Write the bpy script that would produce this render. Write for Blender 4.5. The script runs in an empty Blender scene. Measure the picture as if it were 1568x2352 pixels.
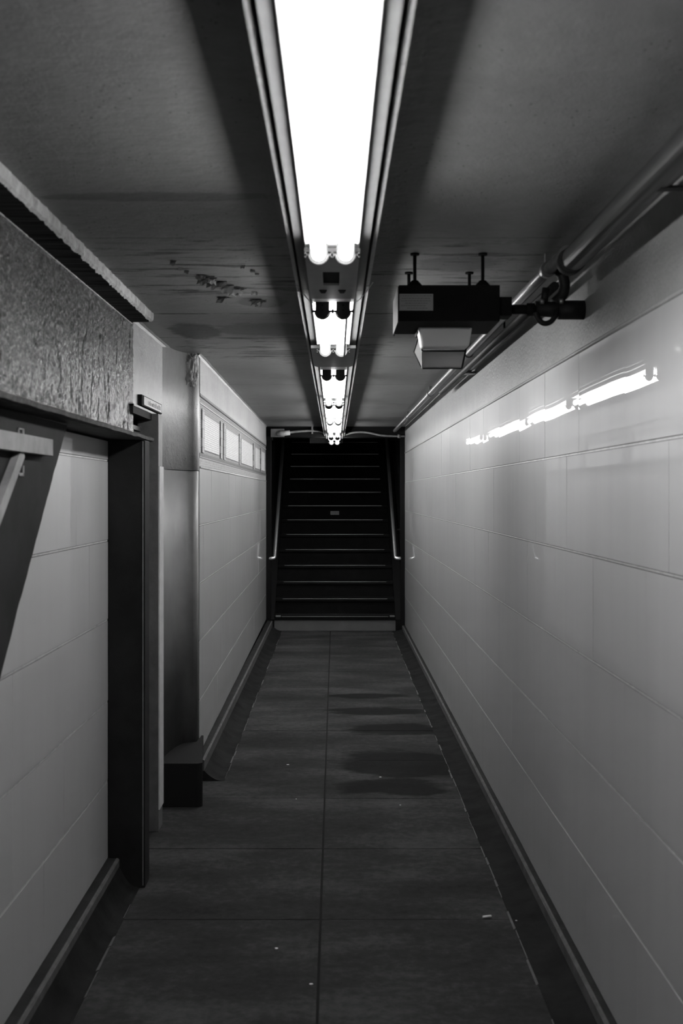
import bpy, bmesh, math, random
from mathutils import Vector, noise, Matrix
random.seed(7)
E = 1.54           # eye height; floor at z = 0
D = 13.56          # where the stairs begin
CEIL = 0.75 + E
SC = bpy.context.scene
C = SC.collection

# ------------------------------------------------------------------ materials
class NT:
    def __init__(s, m):
        m.use_nodes = True
        s.t = m.node_tree; s.b = s.t.nodes['Principled BSDF']
    def n(s, kind, **kw):
        nd = s.t.nodes.new(kind)
        for k, v in kw.items():
            if k.startswith('_'): setattr(nd, k[1:], v)
            else: nd.inputs[k.replace('__', ' ')].default_value = v
        return nd
    def l(s, a, b): s.t.links.new(a, b)
    def coord(s):
        if not hasattr(s, '_c'): s._c = s.n('ShaderNodeTexCoord').outputs['Object']
        return s._c
    def scaled(s, sx, sy, sz):
        mp = s.n('ShaderNodeMapping'); mp.inputs['Scale'].default_value = (sx, sy, sz)
        s.l(s.coord(), mp.inputs['Vector']); return mp.outputs['Vector']
    def noise(s, scale, detail=4, rough=.55, vec=None):
        nd = s.n('ShaderNodeTexNoise'); nd.inputs['Scale'].default_value = scale
        nd.inputs['Detail'].default_value = detail; nd.inputs['Roughness'].default_value = rough
        s.l(vec if vec is not None else s.coord(), nd.inputs['Vector']); return nd.outputs['Fac']
    def ramp(s, fac, *stops):
        r = s.n('ShaderNodeValToRGB'); el = r.color_ramp.elements
        while len(el) < len(stops): el.new(.5)
        for e, (p, v) in zip(el, stops): e.position = p; e.color = (v, v, v, 1)
        s.l(fac, r.inputs['Fac']); return r.outputs['Color']
    def math(s, op, a, b=None, c=None, clamp=False):
        nd = s.n('ShaderNodeMath'); nd.operation = op; nd.use_clamp = clamp
        for i, v in enumerate((a, b, c)):
            if v is None: continue
            if isinstance(v, (int, float)): nd.inputs[i].default_value = v
            else: s.l(v, nd.inputs[i])
        return nd.outputs[0]
    def xyz(s):
        if not hasattr(s, '_s'):
            sp = s.n('ShaderNodeSeparateXYZ'); s.l(s.coord(), sp.inputs[0]); s._s = sp.outputs
        return s._s
    def blob(s, ax, a0, ra, bx, b0, rb, wob=None):
        """soft elliptical stain mask: 1 inside, 0 outside"""
        o = s.xyz()
        u = s.math('DIVIDE', s.math('SUBTRACT', o[ax], a0), ra)
        v = s.math('DIVIDE', s.math('SUBTRACT', o[bx], b0), rb)
        r2 = s.math('ADD', s.math('MULTIPLY', u, u), s.math('MULTIPLY', v, v))
        if wob is not None: r2 = s.math('ADD', r2, s.math('MULTIPLY', s.math('SUBTRACT', wob, .5), 2.6))
        return s.math('MULTIPLY', s.math('SUBTRACT', 1.15, r2), 2.2, clamp=True)
    def bump(s, h, strength=.5, dist=.01, prev=None):
        bn = s.n('ShaderNodeBump'); bn.inputs['Strength'].default_value = strength
        bn.inputs['Distance'].default_value = dist
        s.l(h, bn.inputs['Height'])
        if prev is not None: s.l(prev, bn.inputs['Normal'])
        s.l(bn.outputs[0], s.b.inputs['Normal']); return bn.outputs[0]

def mat(name, v, rough=.6, metal=0, spec=.5, coat=0, coat_r=.05):
    m = bpy.data.materials.new(name); t = NT(m); b = t.b
    b.inputs['Base Color'].default_value = (v, v, v, 1); b.inputs['Roughness'].default_value = rough
    b.inputs['Metallic'].default_value = metal; b.inputs['Specular IOR Level'].default_value = spec
    b.inputs['Coat Weight'].default_value = coat; b.inputs['Coat Roughness'].default_value = coat_r
    return m, t
def varied(name, v, var=.25, scale=8, rough=.6, metal=0, spec=.5, bump=.3, bdist=.004, bscale=None, coat=0, coat_r=.05):
    m, t = mat(name, v, rough, metal, spec, coat, coat_r)
    f = t.noise(scale, 6, .6)
    t.l(t.ramp(f, (.3, v*(1-var)), (.7, v*(1+var))), t.b.inputs['Base Color'])
    if bump: t.bump(t.noise(bscale or scale*6, 5, .65), bump, bdist)
    return m

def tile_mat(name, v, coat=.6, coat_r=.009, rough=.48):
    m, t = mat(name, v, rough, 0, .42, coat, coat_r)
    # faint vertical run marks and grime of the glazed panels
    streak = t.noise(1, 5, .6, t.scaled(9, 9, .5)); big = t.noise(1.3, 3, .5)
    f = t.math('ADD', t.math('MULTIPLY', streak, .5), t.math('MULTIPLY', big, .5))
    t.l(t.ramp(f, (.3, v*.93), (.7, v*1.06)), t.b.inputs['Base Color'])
    o = t.xyz()
    rr = t.math('ADD', t.math('MULTIPLY', t.noise(1, 4, .6, t.scaled(6, 6, .7)), .10), rough-.05)
    t.l(rr, t.b.inputs['Roughness'])
    w1 = t.noise(1, 0, .4, t.scaled(1.7, 1.7, 1.0))
    bn = t.n('ShaderNodeBump'); bn.inputs['Strength'].default_value = 1; bn.inputs['Distance'].default_value = .0017
    t.l(w1, bn.inputs['Height']); t.l(bn.outputs[0], t.b.inputs['Coat Normal'])
    t.bump(t.noise(60, 3, .5), .05, .001)
    return m

M = {}
M['tile'] = tile_mat('glazed_panel', .33)
M['tile_stair'] = tile_mat('shaded_stair_panel', .02)  # wall panel darkened: the unlit stairwell's shade is put into its colour
M['grout'] = varied('grout', .36, .3, 30, .4)
M['tile_edge'] = varied('tile_edge', .45, .15, 20, .4)
M['joint'], _ = mat('open_joint', .02, .9, spec=.1)
M['dark'], _ = mat('black_paint', .008, .7, spec=.03)
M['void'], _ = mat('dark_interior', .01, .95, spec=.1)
M['post'] = varied('dark_painted_steel', .014, .3, 6, .7, 0, .04, .25, .002, 90)
M['post_edge'] = varied('worn_steel_edge', .10, .3, 20, .5)
M['post_grey'] = varied('grey_frame_paint', .07, .25, 14, .6, bump=.4, bdist=.003, bscale=70)
M['enamel'], _ = mat('white_enamel', .80, .35)
M['cover'] = varied('grey_enamel', .25, .1, 20, .45, bump=.05)
M['galv'] = varied('galvanised_rail', .25, .15, 40, .45, .35, bump=.1, bdist=.001)
M['wing'] = varied('channel_wing', .07, .15, 25, .5, 0, bump=.05)
M['holder'], _ = mat('lamp_holder_plastic', .03, .6, spec=.05)
M['holder_ring'], _ = mat('clear_holder_ring', .02, .4, spec=.1)
M['tube'] = bpy.data.materials.new('lit_lamp_tube')
t = NT(M['tube']); t.b.inputs['Base Color'].default_value = (.8, .8, .8, 1)
t.b.inputs['Emission Color'].default_value = (1, 1, 1, 1); t.b.inputs['Emission Strength'].default_value = 46.0
M['rail'] = varied('polished_handrail', .85, .05, 30, .42, 1.0, bump=0)
M['metal'] = varied('brushed_steel', .30, .1, 30, .35, .9, bump=.05, bdist=.001)
M['pipe'] = varied('painted_pipe', .07, .25, 14, .33, .0, bump=.3, bdist=.002, bscale=50)
M['pipe_near'] = varied('sooty_wide_pipe', .012, .25, 14, .34, 0, .5, .2, .001, 30)
M['pipe_dark'] = varied('dark_conduit', .010, .3, 14, .6, .0, .2, bump=.2, bdist=.002, bscale=50)
M['box'] = varied('black_lamp_body', .008, .2, 20, .7, spec=.04, bump=.1, bdist=.001)
M['box_edge'] = varied('paler_box_edge', .025, .2, 30, .7, spec=.03)  # thin strip on the left side, paler than the black body
M['label'], _ = mat('grey_label', .25, .6)
M['ink'], _ = mat('label_print', .12, .7)
M['timber'] = varied('pale_weathered_timber', .16, .35, 9, .75, bump=.4, bdist=.003, bscale=60)
m, t = mat('frosted_lens', .75, .35); t.b.inputs['Transmission Weight'].default_value = .25
t.b.inputs['Subsurface Weight'].default_value = .0; M['frost'] = m
m, t = mat('lens_glass', .30, .35); t.b.inputs['Transmission Weight'].default_value = .55; t.b.inputs['IOR'].default_value = 1.05; M['glass'] = m
m, t = mat('transom_glass', .05, .15); M['pane'] = m
M['butt'], _ = mat('paper_scrap', .55, .8)
M['wire'], _ = mat('grey_wire', .5, .5)
M['cable'] = varied('dusty_cable', .14, .3, 20, .55)
M['tape'] = varied('taped_cable', .26, .3, 20, .6)

# ceiling: matt painted concrete, hairline board joints, spalls and water stains
def paint_mat(name, v, stains=False):
    m, t = mat(name, v, .46, 0, .8)
    big = t.noise(1.6, 5, .6); fine = t.noise(18, 6, .7)
    base = t.math('ADD', t.math('MULTIPLY', big, .6), t.math('MULTIPLY', fine, .4))
    col = t.ramp(base, (.32, v*.78), (.66, v*1.15))
    # small pits
    vor = t.n('ShaderNodeTexVoronoi'); vor.inputs['Scale'].default_value = 42; t.l(t.coord(), vor.inputs['Vector'])
    pit = t.math('MULTIPLY', t.math('LESS_THAN', vor.outputs['Distance'], .10), t.math('GREATER_THAN', t.noise(5, 2), .54))
    # crackle running across the ceiling
    st = t.noise(1, 8, .72, t.scaled(3.2, 16, 3))
    mask = pit
    if stains:
        wob = t.noise(9, 5, .7); wobs = t.noise(1, 6, .75, t.scaled(12, 26, 5))
        o = t.xyz()
        for (cx, rx, cy, ry, k) in [(-.64, .115, 5.58, .27, .75), (-.30, .26, 5.52, .22, .5), (-.42, .14, 4.22, .13, .0),
                                    (-.28, .10, 4.72, .14, .5), (.40, .14, 3.95, .12, .5), (-.45, .30, 3.05, .05, .45),
                                    (-.62, .06, 1.62, .05, .6), (.55, .12, 1.62, .05, .5), (-.3, .2, 6.45, .08, .5)]:
            if k: mask = t.math('MAXIMUM', mask, t.math('MULTIPLY', t.blob(0, cx, rx, 1, cy, ry, wobs), k))
        # peeled streaks inside the damaged zone
        zone = t.math('MAXIMUM', t.blob(0, -.45, .42, 1, 4.1, .55, wob), t.blob(0, -.2, .5, 1, 6.2, .7, wob))
        zone = t.math('MAXIMUM', zone, t.blob(0, .45, .35, 1, 4.1, .5, wob))
        zone = t.math('MAXIMUM', zone, t.blob(0, -.45, .6, 1, 1.62, .1, wob))
        zone = t.math('MAXIMUM', zone, t.blob(0, .6, .4, 1, 1.62, .1, wob))
        crk = t.math('MULTIPLY', zone, t.math('MULTIPLY', t.math('SUBTRACT', st, .535), 12, clamp=True))
        mask = t.math('MAXIMUM', mask, t.math('MULTIPLY', crk, .85))
        # board joints across the passage
        wig = t.math('MULTIPLY', t.math('SUBTRACT', t.noise(6, 5, .7), .5), .03)
        brk = t.math('MULTIPLY', t.math('SUBTRACT', t.noise(7, 3, .6), .36), 6, clamp=True)
        for yy, w, k in [(3.54, .006, .6), (5.03, .012, .9), (5.80, .010, .8), (6.62, .014, .7), (8.3, .016, .5), (10.1, .02, .5), (11.9, .02, .4)]:
            d = t.math('ABSOLUTE', t.math('ADD', t.math('SUBTRACT', o[1], yy), wig))
            ln = t.math('MULTIPLY', t.math('LESS_THAN', d, w), t.math('MULTIPLY', brk, k))
            mask = t.math('MAXIMUM', mask, ln)
    mx = t.n('ShaderNodeMix', _data_type='RGBA')
    t.l(mask, mx.inputs['Factor']); t.l(col, mx.inputs['A']); mx.inputs['B'].default_value = (v*.12, v*.12, v*.12, 1)
    t.l(mx.outputs['Result'], t.b.inputs['Base Color'])
    sp = t.math('MULTIPLY', t.math('SUBTRACT', 1.0, mask), t.math('ADD', .55, t.math('MULTIPLY', t.math('SUBTRACT', base, .35), 1.1)))
    t.l(sp, t.b.inputs['Specular IOR Level'])
    h = t.math('SUBTRACT', t.math('ADD', t.math('MULTIPLY', t.noise(30, 6, .75), .6), t.math('MULTIPLY', t.noise(5, 3), .8)), mask)
    t.bump(h, .7, .010)
    return m
M['ceiling'] = paint_mat('ceiling_paint', .10, True)
M['plaster'] = paint_mat('wall_plaster', .19)
M['pillar_tile'] = varied('pillar_tile', .085, .2, 4, .5, spec=.14, bump=0)
M['plaster_r'] = varied('sandy_wall_plaster', .15, .15, 5, .5, bump=.8, bdist=.006, bscale=60)
m, t = mat('rough_glossy_concrete', .30, .27, 0, .9)
v = t.noise(7, 8, .75); t.l(t.ramp(v, (.35, .012), (.65, .035)), t.b.inputs['Base Color'])
vst = t.noise(1, 6, .7, t.scaled(9, 9, 1.4)); crack = t.math('MULTIPLY', t.math('SUBTRACT', vst, .66), 20, clamp=True)
b1 = t.bump(t.noise(1, 5, .7, t.scaled(100, 100, 62)), 1.0, .019)
t.bump(crack, 1.0, -.03, b1)
M['rough'] = m
M['soffit'] = varied('rough_soffit', .26, .4, 20, .8, bump=.9, bdist=.01, bscale=50)
M['ledge'] = varied('rusty_ledge', .04, .5, 22, .7, spec=.1, bump=.8, bdist=.006, bscale=60)
# floor
m, t = mat('floor_slab', .1, .85, 0, .02)
f = t.math('ADD', t.math('MULTIPLY', t.noise(1, 6, .6, t.scaled(1.4, 2.6, 1)), .65), t.math('MULTIPLY', t.noise(26, 5, .7), .35))
col = t.ramp(f, (.34, .013), (.50, .025), (.66, .050))
w = t.noise(1, 5, .6, t.scaled(3.5, 7, 1))
wet = None
for cx, rx, cy, ry in [(.38, .36, 6.9, .38), (.30, .30, 6.35, .20), (.40, .30, 7.9, .22), (.30, .36, 8.55, .16), (.25, .3, 9.2, .12)]:
    bl = t.blob(0, cx, rx, 1, cy, ry, w); wet = bl if wet is None else t.math('MAXIMUM', wet, bl)
mx = t.n('ShaderNodeMix', _data_type='RGBA'); t.l(t.math('MULTIPLY', wet, .8), mx.inputs['Factor']); t.l(col, mx.inputs['A']); mx.inputs['B'].default_value = (.005, .005, .005, 1)
t.l(mx.outputs['Result'], t.b.inputs['Base Color']); t.bump(t.noise(60, 5, .7), .35, .003)
M['floor'] = m
M['cove'] = varied('dark_cove', .012, .45, 7, .85, 0, .02, .5, .004, 24)
M['kerb'] = varied('kerb_edge', .07, .3, 18, .8, spec=.05)
M['kerbtop'] = varied('kerb_top', .018, .3, 12, .8, spec=.03)
M['mortar'] = varied('pale_mortar', .04, .4, 25, .8)
M['step'] = varied('dark_tread', .005, .3, 9, .85, spec=.08, bump=.2, bdist=.002)
M['riser_tile'] = varied('grey_riser_tile', .09, .12, 9, .5)
def brick(name, c1, c2, grout, bw, bh, seed=0, mortar=.0016):
    m, t = mat(name, c1, .6, 0, .3)
    o = t.xyz(); cb = t.n('ShaderNodeCombineXYZ'); t.l(o[1], cb.inputs[0]); t.l(o[2], cb.inputs[1]); cb.inputs[2].default_value = seed
    br = t.n('ShaderNodeTexBrick'); t.l(cb.outputs[0], br.inputs['Vector'])
    br.inputs['Scale'].default_value = 1; br.inputs['Brick Width'].default_value = bw; br.inputs['Row Height'].default_value = bh
    br.inputs['Mortar Size'].default_value = mortar; br.inputs['Mortar Smooth'].default_value = .1
    for k, c in (('Color1', c1), ('Color2', c2), ('Mortar', grout)): br.inputs[k].default_value = (c, c, c, 1)
    t.l(br.outputs['Color'], t.b.inputs['Base Color']); t.bump(br.outputs['Fac'], .5, -.002)
    return m
M['mos_field'] = brick('mosaic_field', .38, .30, .17, .034, .0125)
M['mos_border'] = brick('mosaic_border', .09, .055, .15, .040, .0125)
M['mos_base'] = brick('mosaic_base_rows', .14, .10, .2, .050, .0135)
M['mos_dark'] = brick('mosaic_dark_row', .02, .012, .20, .045, .026)
M['mos_pil'] = brick('mosaic_pilaster', .24, .15, .07, .012, .05)

# ------------------------------------------------------------------ mesh helpers
class MB:
    """one mesh, several material slots"""
    def __init__(s): s.bm = bmesh.new(); s.mats = []
    def mi(s, m):
        if m not in s.mats: s.mats.append(m)
        return s.mats.index(m)
    def quad(s, pts, m, smooth=False):
        f = s.bm.faces.new([s.bm.verts.new(p) for p in pts]); f.material_index = s.mi(m); f.smooth = smooth; return f
    def box(s, x0, x1, y0, y1, z0, z1, m, bev=0):
        tb = bmesh.new(); bmesh.ops.create_cube(tb, size=1)
        for v in tb.verts: v.co = Vector((x0 if v.co.x < 0 else x1, y0 if v.co.y < 0 else y1, z0 if v.co.z < 0 else z1))
        if bev: bmesh.ops.bevel(tb, geom=tb.edges[:], offset=bev, segments=2, affect='EDGES', profile=.6)
        s.merge(tb, m); return s
    def merge(s, tb, m, smooth=None, mx=None):
        i = s.mi(m); mp = {}
        for v in tb.verts: mp[v] = s.bm.verts.new(mx @ v.co if mx else v.co)
        for f in tb.faces:
            g = s.bm.faces.new([mp[v] for v in f.verts]); g.material_index = i
            g.smooth = f.smooth if smooth is None else smooth
        tb.free()
    def prism_y(s, prof, y0, y1, m, closed=True, smooth=False, flip=False):
        a = [s.bm.verts.new((x, y0, z)) for x, z in prof]; b = [s.bm.verts.new((x, y1, z)) for x, z in prof]
        n = len(prof); i = s.mi(m)
        for k in range(n if closed else n-1):
            f = s.bm.faces.new((a[k], a[(k+1) % n], b[(k+1) % n], b[k])); f.material_index = i; f.smooth = smooth
        if closed:
            for q in (a, b[::-1]): s.bm.faces.new(q).material_index = i
        return s
    def prism_z(s, prof, z0, z1, m, smooth=False):
        a = [s.bm.verts.new((x, y, z0)) for x, y in prof]; b = [s.bm.verts.new((x, y, z1)) for x, y in prof]
        n = len(prof); i = s.mi(m)
        for k in range(n):
            f = s.bm.faces.new((a[k], a[(k+1) % n], b[(k+1) % n], b[k])); f.material_index = i; f.smooth = smooth
        for q in (a, b[::-1]): s.bm.faces.new(q).material_index = i
        return s
    def prism_x(s, prof, x0, x1, m):
        a = [s.bm.verts.new((x0, y, z)) for y, z in prof]; b = [s.bm.verts.new((x1, y, z)) for y, z in prof]
        n = len(prof); i = s.mi(m)
        for k in range(n): s.bm.faces.new((a[k], a[(k+1) % n], b[(k+1) % n], b[k])).material_index = i
        for q in (a, b[::-1]): s.bm.faces.new(q).material_index = i
        return s
    def tube(s, pts, r, m, seg=16, cap=True):
        pts = [Vector(p) for p in pts]; rs = r if isinstance(r, (list, tuple)) else [r]*len(pts)
        rings = []; up = None
        for k, p in enumerate(pts):
            d = (pts[min(k+1, len(pts)-1)] - pts[max(k-1, 0)]).normalized()
            if up is None: up = d.orthogonal().normalized()
            u = (up - d*up.dot(d)).normalized(); up = u; w = d.cross(u)
            rings.append([s.bm.verts.new(p + (u*math.cos(a)+w*math.sin(a))*rs[k]) for a in [2*math.pi*q/seg for q in range(seg)]])
        i = s.mi(m)
        for a, b in zip(rings, rings[1:]):
            for q in range(seg):
                f = s.bm.faces.new((a[q], a[(q+1) % seg], b[(q+1) % seg], b[q])); f.material_index = i; f.smooth = True
        if cap:
            for rg in (rings[0][::-1], rings[-1]): s.bm.faces.new(rg).material_index = i
        return s
    def build(s, name, parent=None, **props):
        bmesh.ops.recalc_face_normals(s.bm, faces=s.bm.faces[:])
        me = bpy.data.meshes.new(name); s.bm.to_mesh(me); s.bm.free()
        for m in s.mats: me.materials.append(m)
        o = bpy.data.objects.new(name, me); C.objects.link(o)
        if parent:
            o.parent = parent; o.matrix_parent_inverse = Matrix.Translation(-parent.location)
        for k, v in props.items(): o[k] = v
        return o
def empty(name, loc, **props):
    o = bpy.data.objects.new(name, None); o.location = loc; C.objects.link(o); o.empty_display_size = .1
    for k, v in props.items(): o[k] = v
    return o
def smooth_path(pts, n=6):
    pts = [Vector(p) for p in pts]; out = []
    P = [pts[0]*2-pts[1]] + pts + [pts[-1]*2-pts[-2]]
    for i in range(1, len(P)-2):
        for k in range(n):
            t = k/n; a, b, c, d = P[i-1], P[i], P[i+1], P[i+2]
            out.append(.5*((2*b)+(c-a)*t+(2*a-5*b+4*c-d)*t*t+(3*b-a-3*c+d)*t*t*t))
    out.append(pts[-1]); return out

# ------------------------------------------------------------------ the shell
def tiled(mb, xf, side, y0, y1, rows, offs, L=.625, tile=None, grout=None, vgap=.0009, hgap=.0045):
    """glazed panels on a wall whose face is x = xf(y); side = +1: wall on the right (faces -x)"""
    tile = tile or M['tile']; grout = grout or M['grout']
    for r in range(len(rows)-1):
        z0, z1 = rows[r]+E, rows[r+1]+E
        k = math.floor((y0-offs[r])/L)
        while offs[r]+k*L < y1:
            a = max(y0, offs[r]+k*L)+vgap; b = min(y1, offs[r]+(k+1)*L)-vgap; k += 1
            if b-a < .01: continue
            za, zb = z0+hgap, z1-hgap
            j = [random.uniform(-.0005, .0005) for _ in range(4)]
            N = 4
            tilt = lambda u, v: (j[0]*(1-u)+j[1]*u)*1 + (j[2]*(1-v)+j[3]*v) + .0004*math.sin(math.pi*u)
            g = [[(xf(a+(b-a)*p/N) - side*(.004+tilt(p/N, q/2)), a+(b-a)*p/N, za+(zb-za)*q/2) for q in range(3)] for p in range(N+1)]
            vs = [[mb.bm.verts.new(c) for c in col] for col in g]; i = mb.mi(tile)
            for p in range(N):
                for q in range(2):
                    f = mb.bm.faces.new((vs[p][q], vs[p+1][q], vs[p+1][q+1], vs[p][q+1])); f.material_index = i; f.smooth = True
            # returns of the panel edge
            back = lambda c: (c[0]+side*.012, c[1], c[2])
            e = [g[0][0], g[-1][0], g[-1][2], g[0][2]]
            for c0, c1 in zip(e, e[1:]+e[:1]): mb.quad([c0, c1, back(c1), back(c0)], tile)
    # raised pointing in each bed joint leaves a dark crack above and below it
    for r in range(1, len(rows)-1):
        z = rows[r]+E
        mb.quad([(xf(y0)-side*.0022, y0, z-.0028), (xf(y1)-side*.0022, y1, z-.0028), (xf(y1)-side*.0022, y1, z+.0028), (xf(y0)-side*.0022, y0, z+.0028)], grout)
    e = side*.0005
    mb.prism_z([(xf(y0)+e, y0), (xf(y1)+e, y1), (xf(y1)+side*.1, y1), (xf(y0)+side*.1, y0)], rows[0]+E, rows[-1]+E, M['joint'])

R = .787
BACK = -2.6
# right wall
mb = MB()
rows = [-1.475, -1.145, -.83, -.51, -.19, .13, .455]
tiled(mb, lambda y: R, +1, BACK, D, rows, [.02, .35, .145, .545, .335, .133])
wr = mb.build('wall_right', kind='structure')
mb = MB(); mb.box(R-.004, R+.1, BACK, D, .455+E, CEIL+.05, M['plaster_r'])
mb.build('plaster_band', wr)
mb = MB()
mb.tube([(R-.002, BACK, .457+E), (R-.002, D, .457+E)], .007, M['plaster'], 10); mb.build('tile_cap', wr)

# left wall beyond the pillar
xl = lambda y: -.737 - (y-6.55)*.0054
mb = MB()
tiled(mb, xl, -1, 6.55, D, [-1.41, -1.12, -.80, -.485, -.172, .142], [.1, .42, .2, .5, .33])
wl = mb.build('wall_left', kind='structure')
# the mosaic frieze: borders, dark row, panels and pilasters
def on_left(mb, y0, y1, h0, h1, m, out=0.0, th=.02):
    a, b = xl(y0), xl(y1)
    pr = [(a+out, y0), (b+out, y1), (b+out-th, y1), (a+out-th, y0)]
    mb.prism_z(pr, h0+E, h1+E, m)
fr = empty('mosaic_frieze', (xl(10), 10, .144+E), kind='structure')
mb = MB(); on_left(mb, 6.56, D-.02, .144, .197, M['mos_base'], .002); mb.build('base_rows', fr)
mb = MB(); on_left(mb, 6.56, D-.02, .197, .223, M['mos_dark'], .004); mb.build('dark_row', fr)
mb = MB(); on_left(mb, 6.56, D-.02, .217, .54, M['mos_border'], 0.0); mb.build('border', fr)
for a, b in [(6.78, 7.72), (8.22, 9.36), (9.68, 11.1), (11.5, 12.3), (12.55, 13.2)]:
    mb = MB(); on_left(mb, a, b, .245, .442, M['mos_field'], .005); mb.build('field_panel', fr)
for a in (6.66, 7.80, 8.05, 9.46, 11.22, 12.42):
    mb = MB(); on_left(mb, a, a+.12, .228, .470, M['mos_pil'], .007); mb.build('pilaster', fr)
mb = MB(); on_left(mb, 6.56, D-.02, .492, .500, M['mos_field'], .004); on_left(mb, 6.56, D-.02, .53, .545, M['mos_dark'], .006); mb.build('top_moulding', fr)
mb = MB(); mb.tube([(xl(6.56)+.002, 6.56, .143+E), (xl(D)+.002, D-.02, .143+E)], .006, M['plaster'], 10); mb.build('tile_cap', fr)
mb = MB()
mb.prism_z([(xl(6.55)+.006, 6.55), (xl(D)+.006, D), (xl(D)-.1, D), (xl(6.55)-.1, 6.55)], .545+E, CEIL+.05, M['plaster'])
mb.box(-.88, -.83, 6.50, D, 0, CEIL, M['joint'])
mb.build('plaster_band', wl)
mb = MB()
for ya, yb, xa, xb in ((6.46, D-.08, xl(6.46)+.006, xl(D)+.006), (5.10, 6.42, -.86, -.86)):
    n = 60; pv = None
    for k in range(n+1):
        y = ya+(yb-ya)*k/n; x = xa+(xb-xa)*k/n; q = .016+noise.noise(Vector((y*5, 2, 0)))*.006
        rg = [mb.bm.verts.new(c) for c in ((x-.01, y, CEIL-q), (x, y, CEIL-q), (x+q*.35, y, CEIL-q*.35), (x+q, y, CEIL), (x-.01, y, CEIL+.01))]
        if pv:
            for a in range(5): mb.bm.faces.new((pv[a], pv[(a+1) % 5], rg[(a+1) % 5], rg[a])).material_index = mb.mi(M['plaster'])
        pv = rg
mb.build('ceiling_fillet', wl)

# left wall near the camera (tiled), under the concrete beam
mb = MB()
tiled(mb, lambda y: -.89, -1, BACK, 4.715, [-1.424, -1.12, -.81, -.492, -.183, .129, .209], [.55, .2, .195, .605, .385, .1])
mb.box(-1.05, -.955, BACK, 5.05, .2+E, CEIL+.05, M['joint'])
mb.build('tiled_wall_near', wl)

# doorway section: plaster over the door, recessed wall after the jamb
mb = MB()
mb.box(-1.0, -.86, 5.05, 6.50, .435+E, CEIL+.05, M['plaster'])
mb.box(-1.0, -.86, 5.05, 6.50, .385+E, .435+E, M['plaster'])
mb.box(-1.0, -.86, 5.62, 6.50, 0, .385+E, M['plaster'])
mb.build('plaster_over_doorway', wl)

# pillar: rounded plaster above, tiled below, dark plinth
def arc(cx, cy, r, a0, a1, n):
    return [(cx+r*math.cos(math.radians(a0+(a1-a0)*k/n)), cy+r*math.sin(math.radians(a0+(a1-a0)*k/n))) for k in range(n+1)]
pil = empty('wall_pillar', (-.8, 6.5, 0), label='rounded plaster corner pillar at the start of the mosaic wall, tiled below', category='pillar')
def shaft(off):
    c = [(-.862, 5.90), (-.860, 6.02), (-.854, 6.13), (-.845, 6.22), (-.833, 6.30), (-.819, 6.36), (-.805, 6.40), (-.790, 6.425), (-.775, 6.437)]
    return [(-.95, 6.68), (-.95, 5.90)] + [(x-off*.5, y+off) for x, y in c] + arc(-.735-.03-off*.6, 6.44+.03+off, .03, -80, 0, 8) + [(-.735-off*.6, 6.56), (-.80, 6.60)]
mb = MB(); mb.prism_z(shaft(0), .125+E, CEIL+.03, M['plaster'], True); mb.build('plaster_shaft', pil)
mb = MB(); mb.prism_z(shaft(.004), .15, .122+E, M['pillar_tile'], True); mb.build('tiled_shaft', pil)
mb = MB(); mb.prism_z([(-.95, 6.62), (-.95, 5.93), (-.70, 5.93)] + arc(-.652-.03, 5.93+.03, .03, -80, -8, 6) + [(-.708, 6.46), (-.72, 6.62)], .0, .215, M['void'])
mb.build('plinth', pil, label='black plinth block')
# rough render blobs at the top of the pillar
bmx = bmesh.new(); bmesh.ops.create_icosphere(bmx, subdivisions=5, radius=1)
for v in bmx.verts:
    n = noise.fractal(v.co*4.0, .7, 2, 6)*.16; c = v.co.copy()
    sg_ = lambda a, p: math.copysign(abs(a)**p, a)
    v.co = Vector((sg_(c.x, .7)*.062*(1+n*.8), c.y*.032*(1+n*2.2), sg_(c.z, .75)*.105*(1+n*.9)))
    v.co += Vector((-.792+c.z*0, 6.452, CEIL-.085))
for f in bmx.faces: f.smooth = True
mb = MB(); mb.merge(bmx, M['plaster']); mb.build('rough_render_patch', pil)

# door frame beyond the gate post
dr = empty('door_1', (-.88, 5.3, 0), kind='structure')
mb = MB(); mb.box(-.90, -.803, 5.50, 5.625, 0, .365+E, M['post_grey'], .004); mb.build('jamb', dr)
mb = MB(); mb.box(-.8035, -.798, 5.502, 5.628, .10, .125+E, M['tile_edge']); mb.build('jamb_tile_edge', dr)
mb = MB(); mb.box(-.92, -.835, 5.0, 5.62, .335+E, .372+E, M['post']); mb.box(-.90, -.832, 5.0, 5.62, .365+E, .374+E, M['post_edge']); mb.build('header', dr)
mb = MB(); mb.box(-.96, -.90, 5.0, 5.62, 0, .30+E, M['post']); mb.build('door_leaf', dr)
mb = MB(); mb.box(-.905, -.885, 5.0, 5.58, .285+E, .303+E, M['post_edge'])
mb.box(-.90, -.893, 5.26, 5.275, .03+E, .285+E, M['post_edge']); mb.box(-.90, -.893, 5.50, 5.508, .0+E, .285+E, M['post_edge']); mb.build('transom_frame', dr)
mb = MB(); mb.box(-.902, -.898, 5.05, 5.50, 0+E, .285+E, M['pane']); mb.build('transom_pane', dr)
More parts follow.
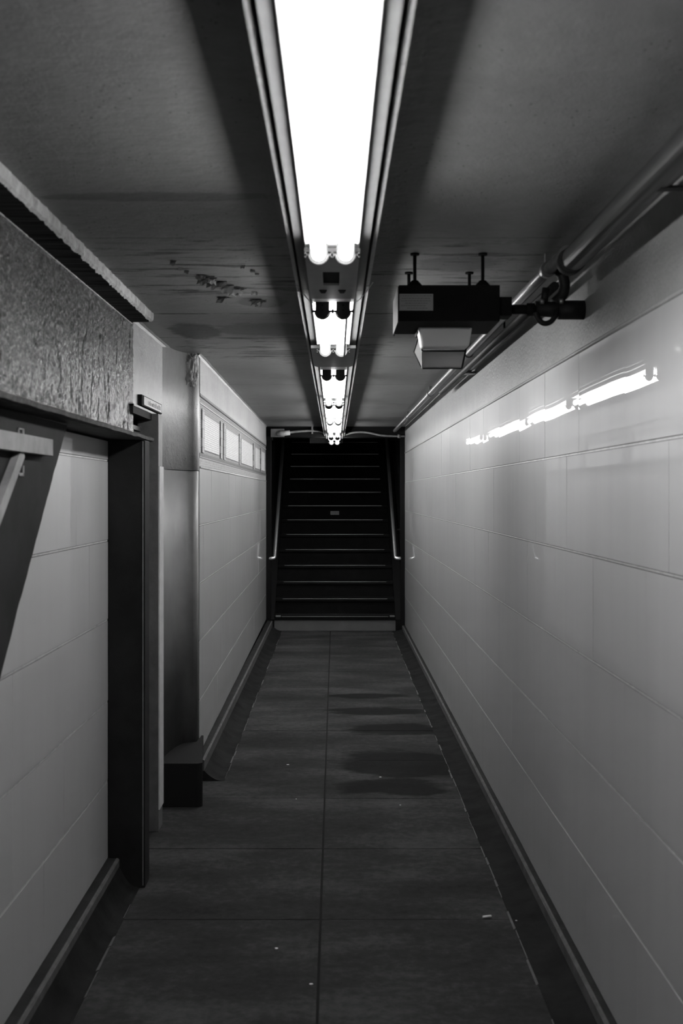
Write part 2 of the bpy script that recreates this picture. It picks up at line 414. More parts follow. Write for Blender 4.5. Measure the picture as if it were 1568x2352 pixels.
# end of the beam: pale plaster reveal
# ceiling / floor / ends
mb = MB(); mb.box(-1.05, R+.1, BACK, 13.62, CEIL, CEIL+.1, M['ceiling']); mb.build('ceiling', kind='structure')
mb = MB(); mb.box(-1.05, R+.1, BACK-.1, BACK, 0, CEIL+.1, M['plaster']); mb.build('wall_back', kind='structure')
mb = MB(); mb.box(-1.05, R+.1, BACK, 14.0, -.1, -.016, M['void'])
ys = [3.50+.87*k for k in range(-8, 13)]
for y0, y1 in zip(ys, ys[1:]):
    y1 = min(y1, D+.05); y0 = max(y0, BACK)
    for x0, x1 in ((-1.0, -.05), (-.05, .80)):
        a = .006
        mb.box(x0+.002, x1-a if x1 < 0 else x1, y0+.003, y1-.003, -.02, random.uniform(-.001, .0008), M['floor'], .0015)
mb.build('floor', kind='structure')

# coved bases
def cove(name, pts_top, wallx, y0, y1, line_x, side, flo=None):
    """pts_top: (x_front, h_low, h_top)"""
    xf, hl, ht = pts_top
    o = empty(name, (wallx, (y0+y1)/2, 0), kind='structure')
    mb = MB()
    n = 8; prof = []
    for k in range(n+1):
        u = k/n; prof.append((line_x+(xf-line_x)*u, .001+(hl+E)*(u**2.2)))
    prof += [(wallx+side*.05, hl+E), (wallx+side*.05, -.02), (line_x, -.02)]
    mb.prism_y(prof, y0, y1, M['cove'], smooth=False); mb.build('cove', o)
    mb = MB(); mb.prism_y([(xf, hl+E), (xf, ht+E-.006), (xf+side*.006, ht+E), (xf+side*.012, ht+E), (xf+side*.012, hl+E)], y0, y1, M['kerb']); mb.build('kerb_edge', o)
    mb = MB(); mb.prism_y([(xf+side*.012, ht+E-.001), (wallx+side*.02, ht+E+.002), (wallx+side*.02, hl+E), (xf+side*.012, hl+E)], y0, y1, M['kerbtop']); mb.build('kerb_top', o)
    mb = MB(); y = y0+.05
    while y < y1-.1:
        l = random.uniform(.05, .22); w = random.choice([.002, .004, .005, .009])
        if random.random() < .68:
            jx = random.uniform(-.003, .003)
            pts = [(line_x+jx-w/2, y, .002), (line_x+jx+w/2, y+.01, .003), (line_x+jx+w*.4, y+l, .003), (line_x+jx-w*.4, y+l-.01, .002)]
            mb.quad(pts, M['mortar'])
        y += l
    mb.build('mortar_line', o, kind='stuff')
    return o
cove('baseboard_right', (.752, -1.520, -1.475), R, BACK, D, .636, 1)
cove('baseboard_left', (-.700, -1.485, -1.425), -.737, 6.47, D, -.592, -1)
cove('baseboard_left_near', (-.842, -1.457, -1.424), -.89, BACK, 4.72, -.764, -1)

# ------------------------------------------------------------------ beam, soffit, ledge and post on the left
beam = empty('concrete_beam', (-.86, 3, .23+E), label='rough crackled concrete beam along the left wall, above the tiled wall', category='beam')
mb = MB()
ny, nz = 420, 90; y0, y1, z0, z1 = 2.6, 5.09, .233+E, .735+E
vs = []
for i in range(ny+1):
    row = []
    for k in range(nz+1):
        y = y0+(y1-y0)*i/ny; z = z0+(z1-z0)*k/nz
        d = noise.fractal(Vector((y*22, z*15, 3)), 1, 2, 5)*.0024 + noise.fractal(Vector((y*90, z*60, 8)), 1, 2, 3)*.0026
        c = noise.noise(Vector((y*9, z*1.6, 1.5)))
        if abs(c) < .03: d -= .006*(1-abs(c)/.03)
        low = max(0, 1-(z-z0)/.25)
        d += low*.006*noise.noise(Vector((y*30, z*24, 5)))
        row.append(mb.bm.verts.new((-.85+d, y, z)))
    vs.append(row)
i = mb.mi(M['rough'])
for a in range(ny):
    for b in range(nz):
        f = mb.bm.faces.new((vs[a][b], vs[a+1][b], vs[a+1][b+1], vs[a][b+1])); f.material_index = i; f.smooth = True
mb.box(-.95, -.856, BACK, 5.045, .233+E, CEIL, M['rough'])
mb.build('beam_face', beam)
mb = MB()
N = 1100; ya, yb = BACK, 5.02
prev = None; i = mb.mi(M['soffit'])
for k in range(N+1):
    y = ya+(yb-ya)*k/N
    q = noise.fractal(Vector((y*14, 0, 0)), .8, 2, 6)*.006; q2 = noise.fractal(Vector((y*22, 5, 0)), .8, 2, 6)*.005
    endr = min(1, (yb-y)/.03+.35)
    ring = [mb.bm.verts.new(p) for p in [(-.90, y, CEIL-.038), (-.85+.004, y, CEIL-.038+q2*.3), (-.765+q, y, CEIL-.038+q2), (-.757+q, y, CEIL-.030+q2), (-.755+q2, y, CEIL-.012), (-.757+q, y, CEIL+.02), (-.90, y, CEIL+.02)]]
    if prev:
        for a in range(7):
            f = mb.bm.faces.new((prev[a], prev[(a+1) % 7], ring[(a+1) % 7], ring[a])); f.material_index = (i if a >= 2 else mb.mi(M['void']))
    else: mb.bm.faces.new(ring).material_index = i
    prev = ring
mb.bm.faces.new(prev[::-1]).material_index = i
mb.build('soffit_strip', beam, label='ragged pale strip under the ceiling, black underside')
mb = MB(); prev = None
for k in range(301):
    y = 2.4+(5.05-2.4)*k/300; q = .003+.004*abs(noise.fractal(Vector((y*30, 4, 0)), 1, 2, 4))
    rg = [mb.bm.verts.new(c) for c in ((-.862, y, CEIL-.038), (-.848+q*.5, y, CEIL-.038), (-.848+q*.4, y, CEIL-.038-q), (-.862, y, CEIL-.038-q*1.3))]
    if prev:
        for a in range(4): mb.bm.faces.new((prev[a], prev[(a+1) % 4], rg[(a+1) % 4], rg[a])).material_index = mb.mi(M['soffit'])
    prev = rg
mb.build('lit_edge_bead', beam)  # pale bead added to draw the thin lamp-lit line along this joint
mb = MB()
mb.box(-.861, -.852, 5.055, 5.10, .23+E, .73+E, M['plaster']); mb.build('plaster_edge', beam)

mb = MB(); N = 260; prev = None; i = mb.mi(M['ledge'])
for k in range(N+1):
    y = 2.0+(4.93-2.0)*k/N
    q = noise.fractal(Vector((y*8, 1, 0)), 1, 2, 5)*.004; q2 = noise.fractal(Vector((y*6, 9, 0)), 1, 2, 4)*.003
    e = 1 if y < 4.86 else 1-(y-4.86)/.07*.35
    ring = [mb.bm.verts.new(p) for p in [(-.888, y, .212+E), (-.752+q, y, .210+E+q2), (-.740+q, y, .214+E+q2), (-.738+q, y, .225+E+q2*e), (-.75+q, y, .231+E+q2), (-.888, y, .231+E)]]
    if prev:
        for a in range(6): mb.bm.faces.new((prev[a], prev[(a+1) % 6], ring[(a+1) % 6], ring[a])).material_index = i
    else: mb.bm.faces.new(ring).material_index = i
    prev = ring
mb.bm.faces.new(prev[::-1]).material_index = i
mb.box(-.888, -.74, BACK, 2.0, .212+E, .231+E, M['ledge'])
mb.build('steel_ledge', label='corroded flat ledge projecting under the rough concrete beam', category='ledge')

post = empty('gate_post', (-.82, 4.78, 0), label='dark floor-to-ledge steel post at the end of the near tiled wall', category='post')
mb = MB(); mb.box(-.885, -.742, 4.72, 4.83, 0, .209+E, M['post'], .002); mb.build('post_body', post)
mb = MB(); mb.box(-.752, -.748, 4.7165, 4.722, .01, .205+E, M['post_edge']); mb.build('edge_strip', post)

# the dark raking plate with a pale bracket in front of the near wall
pl = empty('raking_steel_plate', (-.83, 3.2, E), label='black ragged-edged plate raking down the left edge of the near tiled wall', category='steel plate')
mb = MB(); pr = []
n = 60; A = (3.61, .205); B = (2.70, -.62)
for k in range(n+1):
    u = k/n; st = noise.noise(Vector((u*26, 0, 0)))*.0045 + .006*math.floor(noise.noise(Vector((u*9, 3, 0)))*3)*.4
    bow = .012*math.sin(u*math.pi)
    pr.append((A[0]+(B[0]-A[0])*u - bow + st, A[1]+(B[1]-A[1])*u+E))
pr += [(2.2, -1.0+E), (2.2, .205+E)]
mb.prism_x(pr, -.812, -.800, M['post']); mb.build('plate', pl)
br = empty('timber_bracket', (-.78, 3.0, .125+E), label='pale horizontal rail with a raking brace, held on the black plate', category='bracket')
mb = MB(); mb.box(-.800, -.772, 2.4, 3.31, .1035+E, .1485+E, M['timber'], .0015); mb.build('rail', br)
mb = MB()
p0, p1 = Vector((3.03, .106)), Vector((2.70, -.135)); d = (p1-p0).normalized(); nn = Vector((-d.y, d.x))*.017
mb.prism_x([(p0.x+nn.x, p0.y+nn.y+E), (p1.x+nn.x*1.1, p1.y+nn.y*1.1+E), (p1.x-nn.x*1.1, p1.y-nn.y*1.1+E), (p0.x-nn.x, p0.y-nn.y+E)], -.799, -.780, M['timber']); mb.build('brace', br)
for z0, z1 in ((.1485, .166), (.045, .072)):
    mb = MB()
    mb.box(-.799, -.796, 3.045, 3.049, z0+E, z1+E, M['timber']); mb.box(-.799, -.796, 3.088, 3.096, z0+E, z1+E, M['timber'])
    mb.box(-.799, -.796, 3.045, 3.096, (z1-.003 if z0 > .1 else z0)+E, (z1 if z0 > .1 else z0+.008)+E, M['timber'])
    mb.build('clamp_plate', br)

# little box sign over the doorway
sg = empty('box_sign', (-.855, 5.58, .387+E), label='small framed name plate on the plaster over the doorway', category='sign')
mb = MB(); mb.box(-.862, -.842, 5.27, 5.88, .386+E, .434+E, M['dark'], .002); mb.build('frame', sg)
mb = MB(); mb.box(-.843, -.838, 5.31, 5.84, .391+E, .428+E, M['plaster']); mb.build('plate', sg)
y = 5.42
while y < 5.80:
    mb = MB(); mb.box(-.8385, -.837, y, y+random.uniform(.006, .012), .399+E, .399+E+random.uniform(.012, .022), M['post_grey']); y += random.uniform(.018, .034)
    mb.build('worn_letter', sg)

# ------------------------------------------------------------------ fluorescent fixtures
XC = -.007; ZT = .580+E; RT = .0165
def fixture(y0, ys_, ye, y1, label, cover=None, detail=True):
    o = empty('fluorescent_fixture', (XC, (ys_+ye)/2, ZT), label=label, category='ceiling light', group='twin tube ceiling lights in the line')
    # housing: enamelled box
    mb = MB(); zb = .609+E
    mb.prism_y([(XC-.0666, zb+.002), (XC-.0645, zb), (XC+.0645, zb), (XC+.0666, zb+.002), (XC+.0666, .70+E), (XC-.0666, .70+E)], y0+.002, y1-.002, M['enamel'])
    mb.box(XC-.03, XC+.03, y0+.2, y1-.2, .70+E, CEIL+.002, M['enamel']); mb.build('housing', o)
    for s in (-1, 1):
        mb = MB()
        pr = [(XC+s*.067, .627+E), (XC+s*.0935, .627+E), (XC+s*.0935, .660+E), (XC+s*.1115, .660+E), (XC+s*.1115, .695+E), (XC+s*.067, .695+E)]
        mb.prism_y(pr, y0+.001, y1-.001, M['wing']); mb.build('wing', o)
        mb = MB(); js = [y0+.003] + ([1.80] if y0 < 1.8 < y1 else []) + [y1-.003]
        for a, b in zip(js, js[1:]):
            mb.box(*(sorted((XC+s*.1025, XC+s*.1130))), a+.002, b-.002, .640+E, .66+E, M['galv'], .0012)
        mb.build('side_rail', o)
        # tube
        mb = MB(); xx = XC+s*.033
        mb.tube([(xx, ys_, ZT), (xx, ye-.012, ZT), (xx, ye-.004, ZT), (xx, ye, ZT)], [RT, RT, RT*.85, RT*.45], M['tube'], 20); mb.build('tube', o)
        for yy in (ys_-.010, ye+.004):
            mb = MB(); near = yy < ys_
            prof = [(xx-.022, .612+E), (xx-.022, ZT-.001)] + arc(xx, ZT-.001, .022, 180, 360, 14)[1:] + [(xx+.022, .612+E)]
            mb.prism_y(prof, yy-.007, yy+.007, M['holder']); hd = mb.build('lamp_holder', o)
            if detail:
                mb = MB(); rg = [(xx+.0235*math.cos(a), yy+(.010 if near else -.010), ZT+.0235*math.sin(a)) for a in [math.pi*(1+k/14) for k in range(15)]]
                mb.tube(rg, .0025, M['holder_ring'], 8)
                for q in (-1, 1):
                    mb.box(*sorted((xx+q*.022, xx+q*.034)), yy-.004, yy+.012, ZT-.002, ZT+.003, M['holder'])
                    mb.box(*sorted((xx+q*.030, xx+q*.034)), yy-.004, yy+.012, ZT-.006, ZT+.007, M['holder'])
                mb.build('retaining_clip', hd)
                if near:
                    mb = MB()
                    for dz in (.018, .002): mb.tube([(xx, yy-.0065, ZT+dz), (xx, yy-.0082, ZT+dz)], .0022, M['dark'], 8)
                    mb.build('screw', hd)
    if cover == 'hole':
        mb = MB(); a, b = ye+.06, y1-.002
        mb.box(XC-.069, XC-.0265, a, b, .600+E, .6095+E, M['cover']); mb.box(XC+.0195, XC+.069, a, b, .600+E, .6095+E, M['cover'])
        mb.box(XC-.0265, XC+.0195, a, 3.27, .600+E, .6095+E, M['cover']); mb.box(XC-.0265, XC+.0195, 3.48, b, .600+E, .6095+E, M['cover'])
        cv = mb.build('cover_plate', o, label='grey cover plate with a square opening')
        mb = MB(); mb.box(XC-.0265, XC+.0195, 3.27, 3.48, .6075+E, .609+E, M['post']); mb.build('opening_panel', cv)
        for x in (XC-.028, XC+.028):
            mb = MB(); mb.prism_z([(x-.011, 3.555), (x+.011, 3.555), (x+.006, 3.60), (x-.006, 3.60)], .597+E, .601+E, M['dark']); mb.build('clip', cv)
    if cover == 'wide':
        mb = MB(); a, b = ye+.07, y1-.004; z = .600+E
        mb.prism_z([(XC-.093, a), (XC-.093, b-.07), (XC-.078, b), (XC+.078, b), (XC+.093, b-.07), (XC+.093, a)], z, .612+E, M['cover'])
        cv = mb.build('cover_plate', o, label='wide grey cover plate with clipped corners')
    return o
F = []
F.append(fixture(.9, 1.34, 2.935, 3.72, 'nearest twin-tube ceiling light, blurred, with grey plate and square opening', 'hole'))
f2 = fixture(3.72, 3.85, 4.91, 5.72, 'second and shortest twin-tube ceiling light, thin wires at its near end', 'wide'); F.append(f2)
F.append(fixture(5.72, 5.95, 7.69, 7.80, 'third twin-tube ceiling light, just past the wide grey cover plate'))
F.append(fixture(7.80, 7.93, 9.70, 9.76, 'fourth twin-tube ceiling light, between the third and fifth'))
F.append(fixture(9.76, 9.86, 12.0, 12.40, 'fifth twin-tube ceiling light, last before the stair lintel'))
F.append(fixture(12.40, 12.60, 13.75, 13.85, 'farthest twin-tube ceiling light, its tubes reaching under the stair lintel'))
mb = MB(); mb.tube(smooth_path([(-.112, 3.78, .632+E), (-.10, 3.79, .628+E), (-.085, 3.80, .612+E), (-.070, 3.81, .602+E), (-.064, 3.81, .602+E)]), .0014, M['wire'], 8)
mb.tube([(-.118, 3.78, .636+E), (-.108, 3.78, .634+E)], .004, M['wire'], 10); mb.build('wire', f2)
mb = MB(); mb.tube(smooth_path([(.115, 3.66, .640+E), (.095, 3.72, .620+E), (.075, 3.78, .606+E), (.060, 3.80, .604+E)]), .0014, M['wire'], 8); mb.build('wire', f2)
mb = MB(); mb.box(.033, .041, 3.86, 4.90, .5585+E, .5600+E, M['wire']); mb.build('loose_strip', f2)

# ------------------------------------------------------------------ emergency light unit
em = empty('emergency_light', (.35, 3.87, .532+E), label='black emergency light box with frosted lamp hanging from the ceiling beside the tubes', category='emergency light')
mb = MB(); mb.box(.196, .508, 3.72, 4.03, .532+E, .643+E, M['box'], .002); mb.build('body', em)
mb = MB(); mb.box(.1935, .1975, 3.722, 4.03, .53+E, .640+E, M['box_edge']); mb.tube([(.196, 4.02, .533+E), (.196, 4.02, .525+E)], .003, M['box'], 8); mb.build('side_flange', em, label='paler side strip')
mb = MB(); mb.box(.198, .302, 3.7165, 3.7205, .564+E, .615+E, M['label']); lb = mb.build('notice_label', em, label='grey printed label')
mb = MB(); random.seed(3)
for k, (a, b) in enumerate([(.201, .296), (.205, .290), (.203, .292), (.216, .285), (.203, .276), (.222, .280)]):
    z = .608-.0076*k; x = a
    while x < b:
        w = random.uniform(.003, .009); mb.box(x, x+w, 3.7155, 3.7168, z+E, z+E+.0018, M['ink']); x += w+.0018
mb.build('print', lb)
for x, y in ((.249, 3.77), (.461, 3.77), (.250, 4.09), (.455, 4.09)):
    mb = MB(); zz = (.643 if y < 4 else .62)+E
    mb.tube([(x, y, zz), (x, y, CEIL)], .0055, M['dark'], 10); mb.tube([(x, y, CEIL-.006), (x, y, CEIL)], .014, M['dark'], 12)
    if y < 4: mb.tube([(x, y, .642+E), (x, y, .652+E), (x, y, .665+E)], [.028, .022, .010], M['dark'], 16)
    else: mb.box(x-.012, x+.012, 4.02, 4.10, .618+E, .626+E, M['dark'])
    mb.build('hanger_rod', em)
# lamp head: frosted front lens, clear wedge behind it
def frus(mb, top, bot, m, bev=.0):
    """top/bot : (x0,x1,y0,y1,z)"""
    tb = bmesh.new(); c = []
    for (x0, x1, y0, y1, z) in (top, bot): c += [tb.verts.new(p) for p in ((x0, y0, z), (x1, y0, z), (x1, y1, z), (x0, y1, z))]
    for q in ((0, 1, 2, 3), (7, 6, 5, 4), (0, 4, 5, 1), (1, 5, 6, 2), (2, 6, 7, 3), (3, 7, 4, 0)): tb.faces.new([c[k] for k in q])
    bmesh.ops.recalc_face_normals(tb, faces=tb.faces[:])
    if bev: bmesh.ops.bevel(tb, geom=tb.edges[:], offset=bev, segments=4, affect='EDGES', profile=.5)
    for f in tb.faces: f.smooth = bool(bev)
    mb.merge(tb, m)
lamp_y = 3.86
mb = MB(); mb.box(.266, .440, 3.90, 4.02, .519+E, .534+E, M['box'], .002); mb.build('lamp_base', em)
mb = MB(); frus(mb, (.266, .440, lamp_y, lamp_y+.10, .537+E), (.278, .430, lamp_y+.010, lamp_y+.09, .471+E), M['frost'], .010); mb.build('frosted_lens', em, label='white frosted lens')
mb = MB(); ya, yb = lamp_y+.10, 4.16
fr_ = [(.276, ya, .520), (.434, ya, .520), (.428, ya, .468), (.286, ya, .468), (.272, yb, .490), (.45, yb, .490), (.437, yb, .432), (.300, yb, .432)]
Q = [Vector((a, b, c+E)) for a, b, c in fr_]
for a, b in ((0, 1), (1, 2), (2, 3), (3, 0), (4, 5), (5, 6), (6, 7), (7, 4), (0, 4), (1, 5), (2, 6), (3, 7)):
    mb.tube([Q[a], Q[b]], .0028, M['metal'] if (a, b) == (3, 7) else M['dark'], 8)
hf = mb.build('lamp_frame', em)
mb = MB()
for q in ((0, 3, 7, 4), (1, 5, 6, 2), (3, 2, 6, 7)): mb.quad([Q[k] for k in q], M['glass'])
mb.build('glass_pane', hf)
mb = MB(); mb.quad([Q[4], Q[5], Q[6]*.62+Q[5]*.38, Q[7]*.62+Q[4]*.38], M['label']); mb.build('reflector', hf)
# arm and conduit fittings at the right
mb = MB(); mb.box(.506, .548, 3.74, 3.83, .552+E, .610+E, M['box'], .002); mb.build('knuckle_box', em)
mb = MB(); mb.tube([(.545, 3.785, .578+E), (.627, 3.785, .577+E)], .0150, M['box'], 16)
mb.tube([(.60, 3.785, .577+E), (.625, 3.785, .577+E)], .020, M['box'], 6); mb.build('side_conduit', em)
cf = empty('conduit_fittings', (.68, 3.8, .55+E), label='cluster of black conduit elbows and a looping flexible hose on the right wall', category='conduit fitting')
mb = MB(); mb.tube([(.628, 3.80, .583+E), (.735, 3.80, .576+E)], [.023, .026], M['pipe_dark'], 14)
mb.tube([(.70, 3.80, .578+E), (.787, 3.80, .578+E)], .030, M['pipe_dark'], 14); mb.build('tee_body', cf)
mb = MB(); mb.tube(smooth_path([(.625, 3.76, .565+E), (.628, 3.76, .552+E), (.640, 3.76, .536+E), (.655, 3.76, .530+E), (.672, 3.76, .536+E), (.684, 3.76, .552+E), (.69, 3.77, .57+E)]), .0085, M['pipe_dark'], 12); mb.build('flexible_loop', cf)
mb = MB(); mb.tube(smooth_path([(.69, 3.80, .60+E), (.715, 3.80, .625+E), (.722, 3.80, .655+E), (.715, 3.80, .685+E), (.70, 3.80, .71+E)]), .017, M['pipe_dark'], 12)
mb.tube([(.655, 3.79, .60+E), (.662, 3.79, .645+E)], .012, M['pipe_dark'], 12); mb.build('upper_elbow', cf)
for x in (.640, .700):
    mb = MB(); mb.tube([(x, 3.77, .600+E), (x+.012, 3.77, .601+E)], .009, M['metal'], 10); mb.build('lock_nut', cf)

# ceiling pipes along the right
mb = MB()
mb.tube([(.665, BACK, .655+E), (.665, 3.40, .655+E)], .034, M['pipe_near'], 28)
big = empty('wide_pipe', (.665, 1, .655+E), label='wide pipe running along the top of the right wall nearest the camera', category='pipe')
mb.build('pipe_run', big)
mb = MB(); mb.tube([(.665, 3.36, .655+E), (.665, 3.43, .655+E), (.665, 3.47, .68+E)], [.036, .036, .024], M['pipe_dark'], 20); mb.build('reducer', big)
mb = MB()
for y in (2.45,): mb.box(.66, .787, y, y+.03, .62+E, .626+E, M['pipe_dark'])
mb.build('bracket', big)
sm = empty('thin_pipe', (.668, 8, .702+E), label='thinner painted pipe running far along the ceiling edge to the stairs', category='pipe')
mb = MB(); mb.tube([(.665, 3.47, .697+E), (.665, 4.2, .700+E), (.665, D-.12, .700+E)], [.017, .019, .019], M['pipe'], 20); mb.build('pipe_run', sm)
for y in (3.75, 6.0, 8.4, 11.0):
    mb = MB(); mb.tube([(.665, y, .700+E), (.665, y+.05, .700+E)], .024, M['pipe'], 16); mb.box(.655, .675, y+.01, y+.03, .71+E, CEIL, M['pipe']); mb.build('coupling', sm)
lo = empty('lower_conduit', (.735, 5, .687+E), label='short lower conduit beside the thin pipe, ending in a clamp past the emergency light', category='pipe')
mb = MB(); mb.tube([(.744, 4.4, .692+E), (.744, 6.7, .694+E)], .015, M['pipe'], 16); mb.build('pipe_run', lo)
mb = MB(); mb.box(.722, .787, 6.70, 6.80, .668+E, .678+E, M['pipe'], .002); mb.tube([(.738, 6.66, .69+E), (.738, 6.78, .69+E)], .021, M['pipe'], 12)
mb.tube([(.730, 6.77, .70+E), (.730, 6.77, .672+E)], .007, M['pipe'], 10); mb.build('end_clamp', lo)
dk = empty('black_conduit', (.71, 5, .672+E), label='black conduit running between the two pale pipes beyond the emergency light', category='pipe')
mb = MB(); mb.tube([(.702, 3.86, .664+E), (.702, 8.0, .670+E)], .014, M['pipe_dark'], 16); mb.build('pipe_run', dk)
mb = MB(); mb.box(.699, .705, 5.0, 5.02, .676+E, CEIL, M['pipe_dark']); mb.build('hanger', dk)

# ------------------------------------------------------------------ stairs
T = .28; RS = .175; H1 = .16
def zt(k): return H1+(k-1)*RS
stair = empty('staircase', (0, D, 0), label='dark staircase climbing at the end of the corridor, bright nosing lines', category='stairs')
for k in range(1, 21):
    y = D+(k-1)*T
    mb = MB(); mb.box(-.68, .68, y+.02, y+T+(.03 if k < 20 else 0), (zt(k)-RS if k > 1 else -.005), zt(k), M['step'] if k > 1 else M['riser_tile'])
    st = mb.build('step', stair)
    mb = MB(); mb.box(-.68, .68, y, y+T, zt(k)-(.030 if k > 1 else .038), zt(k)+.001, M['step'], .003); mb.build('tread', st)
    mb = MB(); mb.box(-.60, .60, y-.003, y+.010, zt(k)-.002, zt(k)+.0022, M['metal'], .0008); mb.build('nosing_strip', st)
mb = MB()
for x in (-.665, .615): mb.box(x, x+.095-.04, D-.006, D+.03, zt(1)-.004, zt(1)+.012, M['metal'], .002)
mb.build('nosing_end_cap', stair)
for s in (-1, 1):
    mb = MB(); yE = D+20*T
    xs = sorted((s*.68, s*.776))
    mb.prism_x([(D-.02, 0), (D-.02, zt(1)-.03), (D+.08, zt(1)+.05), (yE, zt(21)+.06), (yE, 0)], xs[0], xs[1], M['dark']); mb.build('side_curb', stair)
# the sticker on the eighth riser
y8 = D+7*T
mb = MB(); mb.box(-.058, .052, y8+.015, y8+.0195, zt(8)-.115, zt(8)-.070, M['label'])
sk = mb.build('riser_sticker', label='small grey sticker on a riser half way up the stairs', category='sticker')
mb = MB()
for q, x in enumerate((-.046, -.020, .004, .030)):
    mb.box(x, x+.006, y8+.0135, y8+.0152, zt(8)-.105, zt(8)-.080, M['ink'])
    mb.box(x, x+.015, y8+.0135, y8+.0152, zt(8)-(.085 if q % 2 else .098), zt(8)-(.080 if q % 2 else .093), M['ink'])
    mb.box(x+.010, x+.015, y8+.0135, y8+.0152, zt(8)-.103, zt(8)-.083, M['ink'])
mb.build('print', sk)
# stairwell shell
SY = D+20*T
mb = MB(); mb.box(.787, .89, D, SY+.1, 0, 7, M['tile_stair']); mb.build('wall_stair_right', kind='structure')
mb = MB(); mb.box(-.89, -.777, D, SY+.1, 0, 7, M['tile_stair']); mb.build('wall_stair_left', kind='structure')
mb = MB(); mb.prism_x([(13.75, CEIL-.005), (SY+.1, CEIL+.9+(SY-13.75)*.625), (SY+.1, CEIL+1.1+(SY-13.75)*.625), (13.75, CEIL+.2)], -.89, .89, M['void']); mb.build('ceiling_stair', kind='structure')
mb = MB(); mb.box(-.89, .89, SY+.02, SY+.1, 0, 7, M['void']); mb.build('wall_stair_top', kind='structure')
mb = MB(); mb.box(-.80, .80, D-.06, D+.19, .632+E, CEIL+.02, M['dark'], .004)
mb.build('stair_lintel', label='black lintel across the foot of the stairs at the end of the ceiling', category='lintel')
mb = MB(); mb.box(-.775, -.715, D-.03, D+.05, 0, CEIL-.11, M['dark'], .003); mb.box(-.80, -.70, D-.065, D+.1, .60+E, CEIL, M['dark'])
mb.build('stair_jamb', label='dark jamb at the left foot of the stairs', category='door jamb')
mb = MB(); mb.box(.735, .785, D-.03, D+.05, 0, CEIL-.11, M['dark'], .003)
mb.build('stair_jamb', label='dark jamb at the right foot of the stairs', category='door jamb')
# hanging dark sign beyond the fixture
mb = MB(); mb.box(-.29, .09, D+.32, D+.36, .58+E, .68+E, M['post'], .003)
for x in (-.20, 0): mb.tube([(x, D+.34, .67+E), (x, D+.34, CEIL+.10)], .006, M['post'])
mb.build('hanging_sign', label='unlit dark sign box hanging just behind the stair lintel, left of the lamp tubes', category='sign')
# handrails
for s, nm in ((-1, 'left'), (1, 'right')):
    o = empty('handrail', (s*.7, D, .83), label='polished steel handrail on the %s side of the stairs' % nm, category='handrail', group='stair handrails')
    mb = MB(); x = s*.678; sl = RS/T
    pts = [(s*.775, D+.02, .815), (s*.72, D-.02, .815), (s*.695, D-.02, .817), (s*.680, D-.01, .822), (x, D+.03, .845), (x, D+.10, .845+.07*sl)]
    pts = smooth_path(pts, 5) + [(x, D+k*.5, .845+(k*.5-.03)*sl) for k in range(1, 11)]
    mb.tube(pts, .019, M['rail'], 16); mb.build('rail', o)
    for k in (1, 4, 7):
        yy = D+k*.6; zz = .845+(yy-D-.03)*sl
        mb = MB(); mb.tube(smooth_path([(x, yy, zz-.01), (x, yy, zz-.06), (s*.73, yy, zz-.08), (s*.785, yy, zz-.08)]), .007, M['post'], 10); mb.build('bracket', o)
# cables and box on the lintel
yl = D-.075
jb = MB(); jb.box(-.715, -.565, yl-.05, yl+.012, .632+E, .722+E, M['cable'], .004); jb.build('junction_box', label='small grey junction box at the left end of the lintel', category='junction box')
o = empty('lintel_cable', (-.4, yl, .67+E), label='taped cable running from the junction box to the tubes along the lintel', category='cable')
mb = MB(); mb.tube([(-.64, yl-.07, .655+E), (-.60, yl-.07, .668+E), (-.50, yl-.06, .678+E)], [.020, .030, .026], M['tape'], 14); mb.build('taped_end', o)
mb = MB(); mb.tube(smooth_path([(-.52, yl-.05, .680+E), (-.40, yl-.03, .695+E), (-.26, yl-.03, .702+E), (-.24, yl-.03, .695+E)]), .013, M['cable'], 12)
mb.tube(smooth_path([(-.25, yl-.02, .698+E), (-.18, yl-.02, .695+E), (-.12, yl-.02, .675+E), (-.06, yl-.02, .66+E)]), .008, M['cable'], 10)
mb.box(-.262, -.245, yl-.04, yl+.015, .67+E, .75+E, M['cable']); mb.build('cable_run', o)
mb = MB(); mb.tube(smooth_path([(.10, yl-.02, .655+E), (.22, yl-.02, .685+E), (.36, yl-.02, .682+E), (.52, yl-.02, .650+E), (.68, yl-.02, .641+E), (.785, yl-.02, .640+E)]), .011, M['cable'], 12)
mb.tube([(.70, yl-.02, .641+E), (.73, yl-.02, .640+E)], .020, M['cable'], 12)
mb.build('lintel_cable', label='sagging cable from the tubes to the right end of the lintel', category='cable')

# ------------------------------------------------------------------ peeling paint flakes on the ceiling and floor scraps
mb = MB(); random.seed(11)
def flake(x, y, s, ang):
    n = 5; i = mb.mi(M['plaster']); vs = []
    for a in range(n):
        row = []
        for b in range(n):
            u, v = a/(n-1), b/(n-1)
            px = (u-.5)*s*(1+.3*random.random()); py = v*s*.7
            z = -(v**2)*s*.55 - .012*random.random()*v*s/.03
            c, q = math.cos(ang), math.sin(ang)
            row.append(mb.bm.verts.new((x+px*c-py*q, y+px*q+py*c, CEIL+z+.001)))
        vs.append(row)
    for a in range(n-1):
        for b in range(n-1):
            f = mb.bm.faces.new((vs[a][b], vs[a+1][b], vs[a+1][b+1], vs[a][b+1])); f.material_index = i
for (px, py, s) in [(462, 632, .030), (470, 638, .038), (480, 640, .032), (490, 645, .030), (500, 650, .034), (512, 647, .028), (525, 655, .040), (535, 662, .042), (544, 668, .030), (512, 683, .030), (583, 670, .020), (592, 688, .034), (598, 694, .026), (415, 615, .016), (430, 622, .016), (400, 600, .02), (560, 610, .015), (580, 620, .015), (590, 628, .012)]:
    d = 2774*.75/(1134-py); flake((px-769)*d/2774, d, s, random.uniform(-.5, .5)+math.pi)
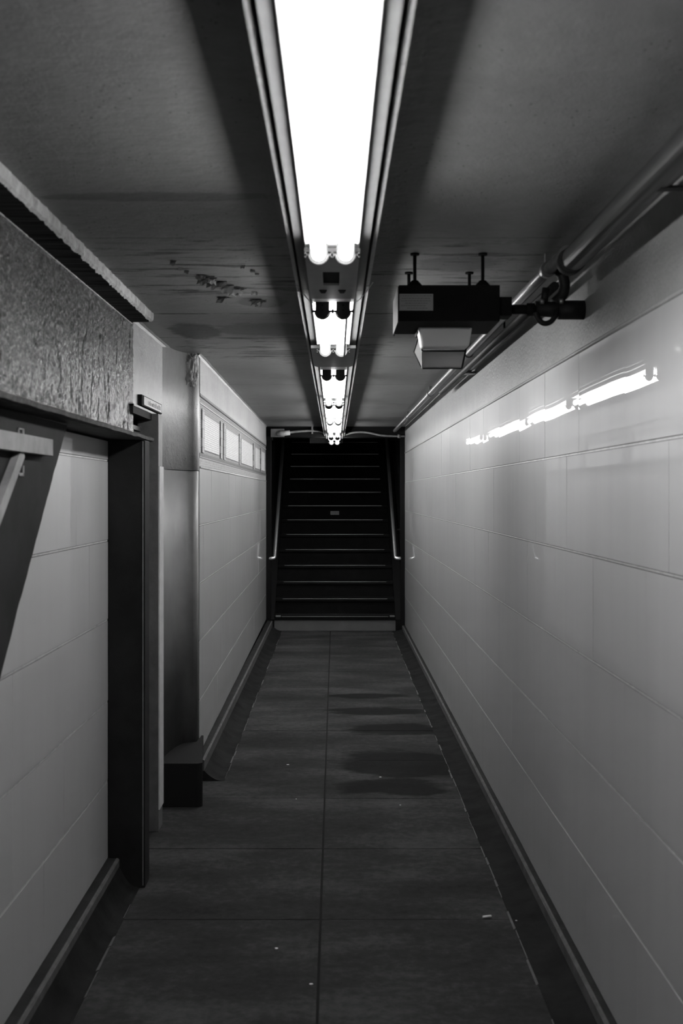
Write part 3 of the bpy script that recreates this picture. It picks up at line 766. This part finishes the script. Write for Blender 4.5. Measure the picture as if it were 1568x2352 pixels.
fl = mb.build('peeling_paint', kind='stuff', label='curled paint flakes peeling off the ceiling left of the tubes', category='peeling paint')
mb = MB()
for (px, py, w, h) in [(474, 637, .045, .05), (500, 648, .035, .04), (538, 662, .055, .05), (514, 683, .035, .03), (592, 690, .04, .05)]:
    d = 2774*.75/(1134-py); x = (px-769)*d/2774
    pts = [(x+w*(.8+.5*noise.noise(Vector((math.cos(a)*2, math.sin(a)*2, px))))*math.cos(a), d+h*(.8+.5*noise.noise(Vector((math.cos(a)*2, math.sin(a)*2, px))))*math.sin(a), CEIL-.0006) for a in [2*math.pi*k/28 for k in range(28)]]
    f = mb.bm.faces.new([mb.bm.verts.new(p) for p in pts]); f.material_index = mb.mi(M['void'])
mb.build('bare_patches', fl, kind='stuff')

scr = [(1118, 2109, .016, 'white cigarette end lying on the right floor slab nearest the camera'),
       (1185, 2116, .006, 'round white crumb on the floor near the right cove line'),
       (661, 1757, .012, 'thin white scrap left of the floor groove, midway down the corridor'),
       (873, 1786, .010, 'white scrap on the damp stain right of the floor groove'),
       (714, 2262, .010, 'pale scrap just left of the floor groove, nearest the camera'),
       (919, 1850, .006, 'tiny white crumb on the right slabs just past the wet stain'),
       (680, 1836, .005, 'tiny white crumb on a slab joint left of the groove'),
       (635, 2180, .010, 'faint grey scrap on the near left slab')]
for (px, py, s, lab) in scr:
    d = 2774*E/(py-1134); x = (px-769)*d/2774
    mb = MB(); a = random.uniform(-.3, .3)
    if 'cigarette' in lab:
        mb.tube([(x-s, d-.004, .006), (x+s, d+.004, .006)], .0045, M['butt'], 10)
    else:
        n = 7; pr = [(x+s*.5*(1+.4*random.random())*math.cos(q), d+s*.4*(1+.4*random.random())*math.sin(q)) for q in [2*math.pi*k/n for k in range(n)]]
        mb.prism_z(pr, .0008, .0035, M['butt'])
    mb.build('cigarette_end' if 'cigarette' in lab else 'paper_scrap', label=lab, category='litter', **({} if 'cigarette' in lab else {'group': 'scraps on the floor'}))

# ------------------------------------------------------------------ camera, world, view
cam = bpy.data.cameras.new('camera'); co = bpy.data.objects.new('camera', cam); C.objects.link(co)
co.location = (0, 0, E); co.rotation_euler = (math.radians(90), 0, 0)
cam.sensor_fit = 'VERTICAL'; cam.sensor_height = 36; cam.sensor_width = 24; cam.lens = 2774*36/2352
cam.shift_x = 15/2352; cam.shift_y = -42/2352; cam.clip_start = .05; cam.clip_end = 100
cam.dof.use_dof = True; cam.dof.focus_distance = 7.5; cam.dof.aperture_fstop = 5.6
SC.camera = co
w = bpy.data.worlds.new('world'); SC.world = w; w.use_nodes = True
w.node_tree.nodes['Background'].inputs[0].default_value = (0, 0, 0, 1)
SC.view_settings.view_transform = 'Standard'; SC.view_settings.look = 'None'
SC.view_settings.exposure = 0.0; SC.view_settings.gamma = 1; SC.view_settings.use_curve_mapping = False
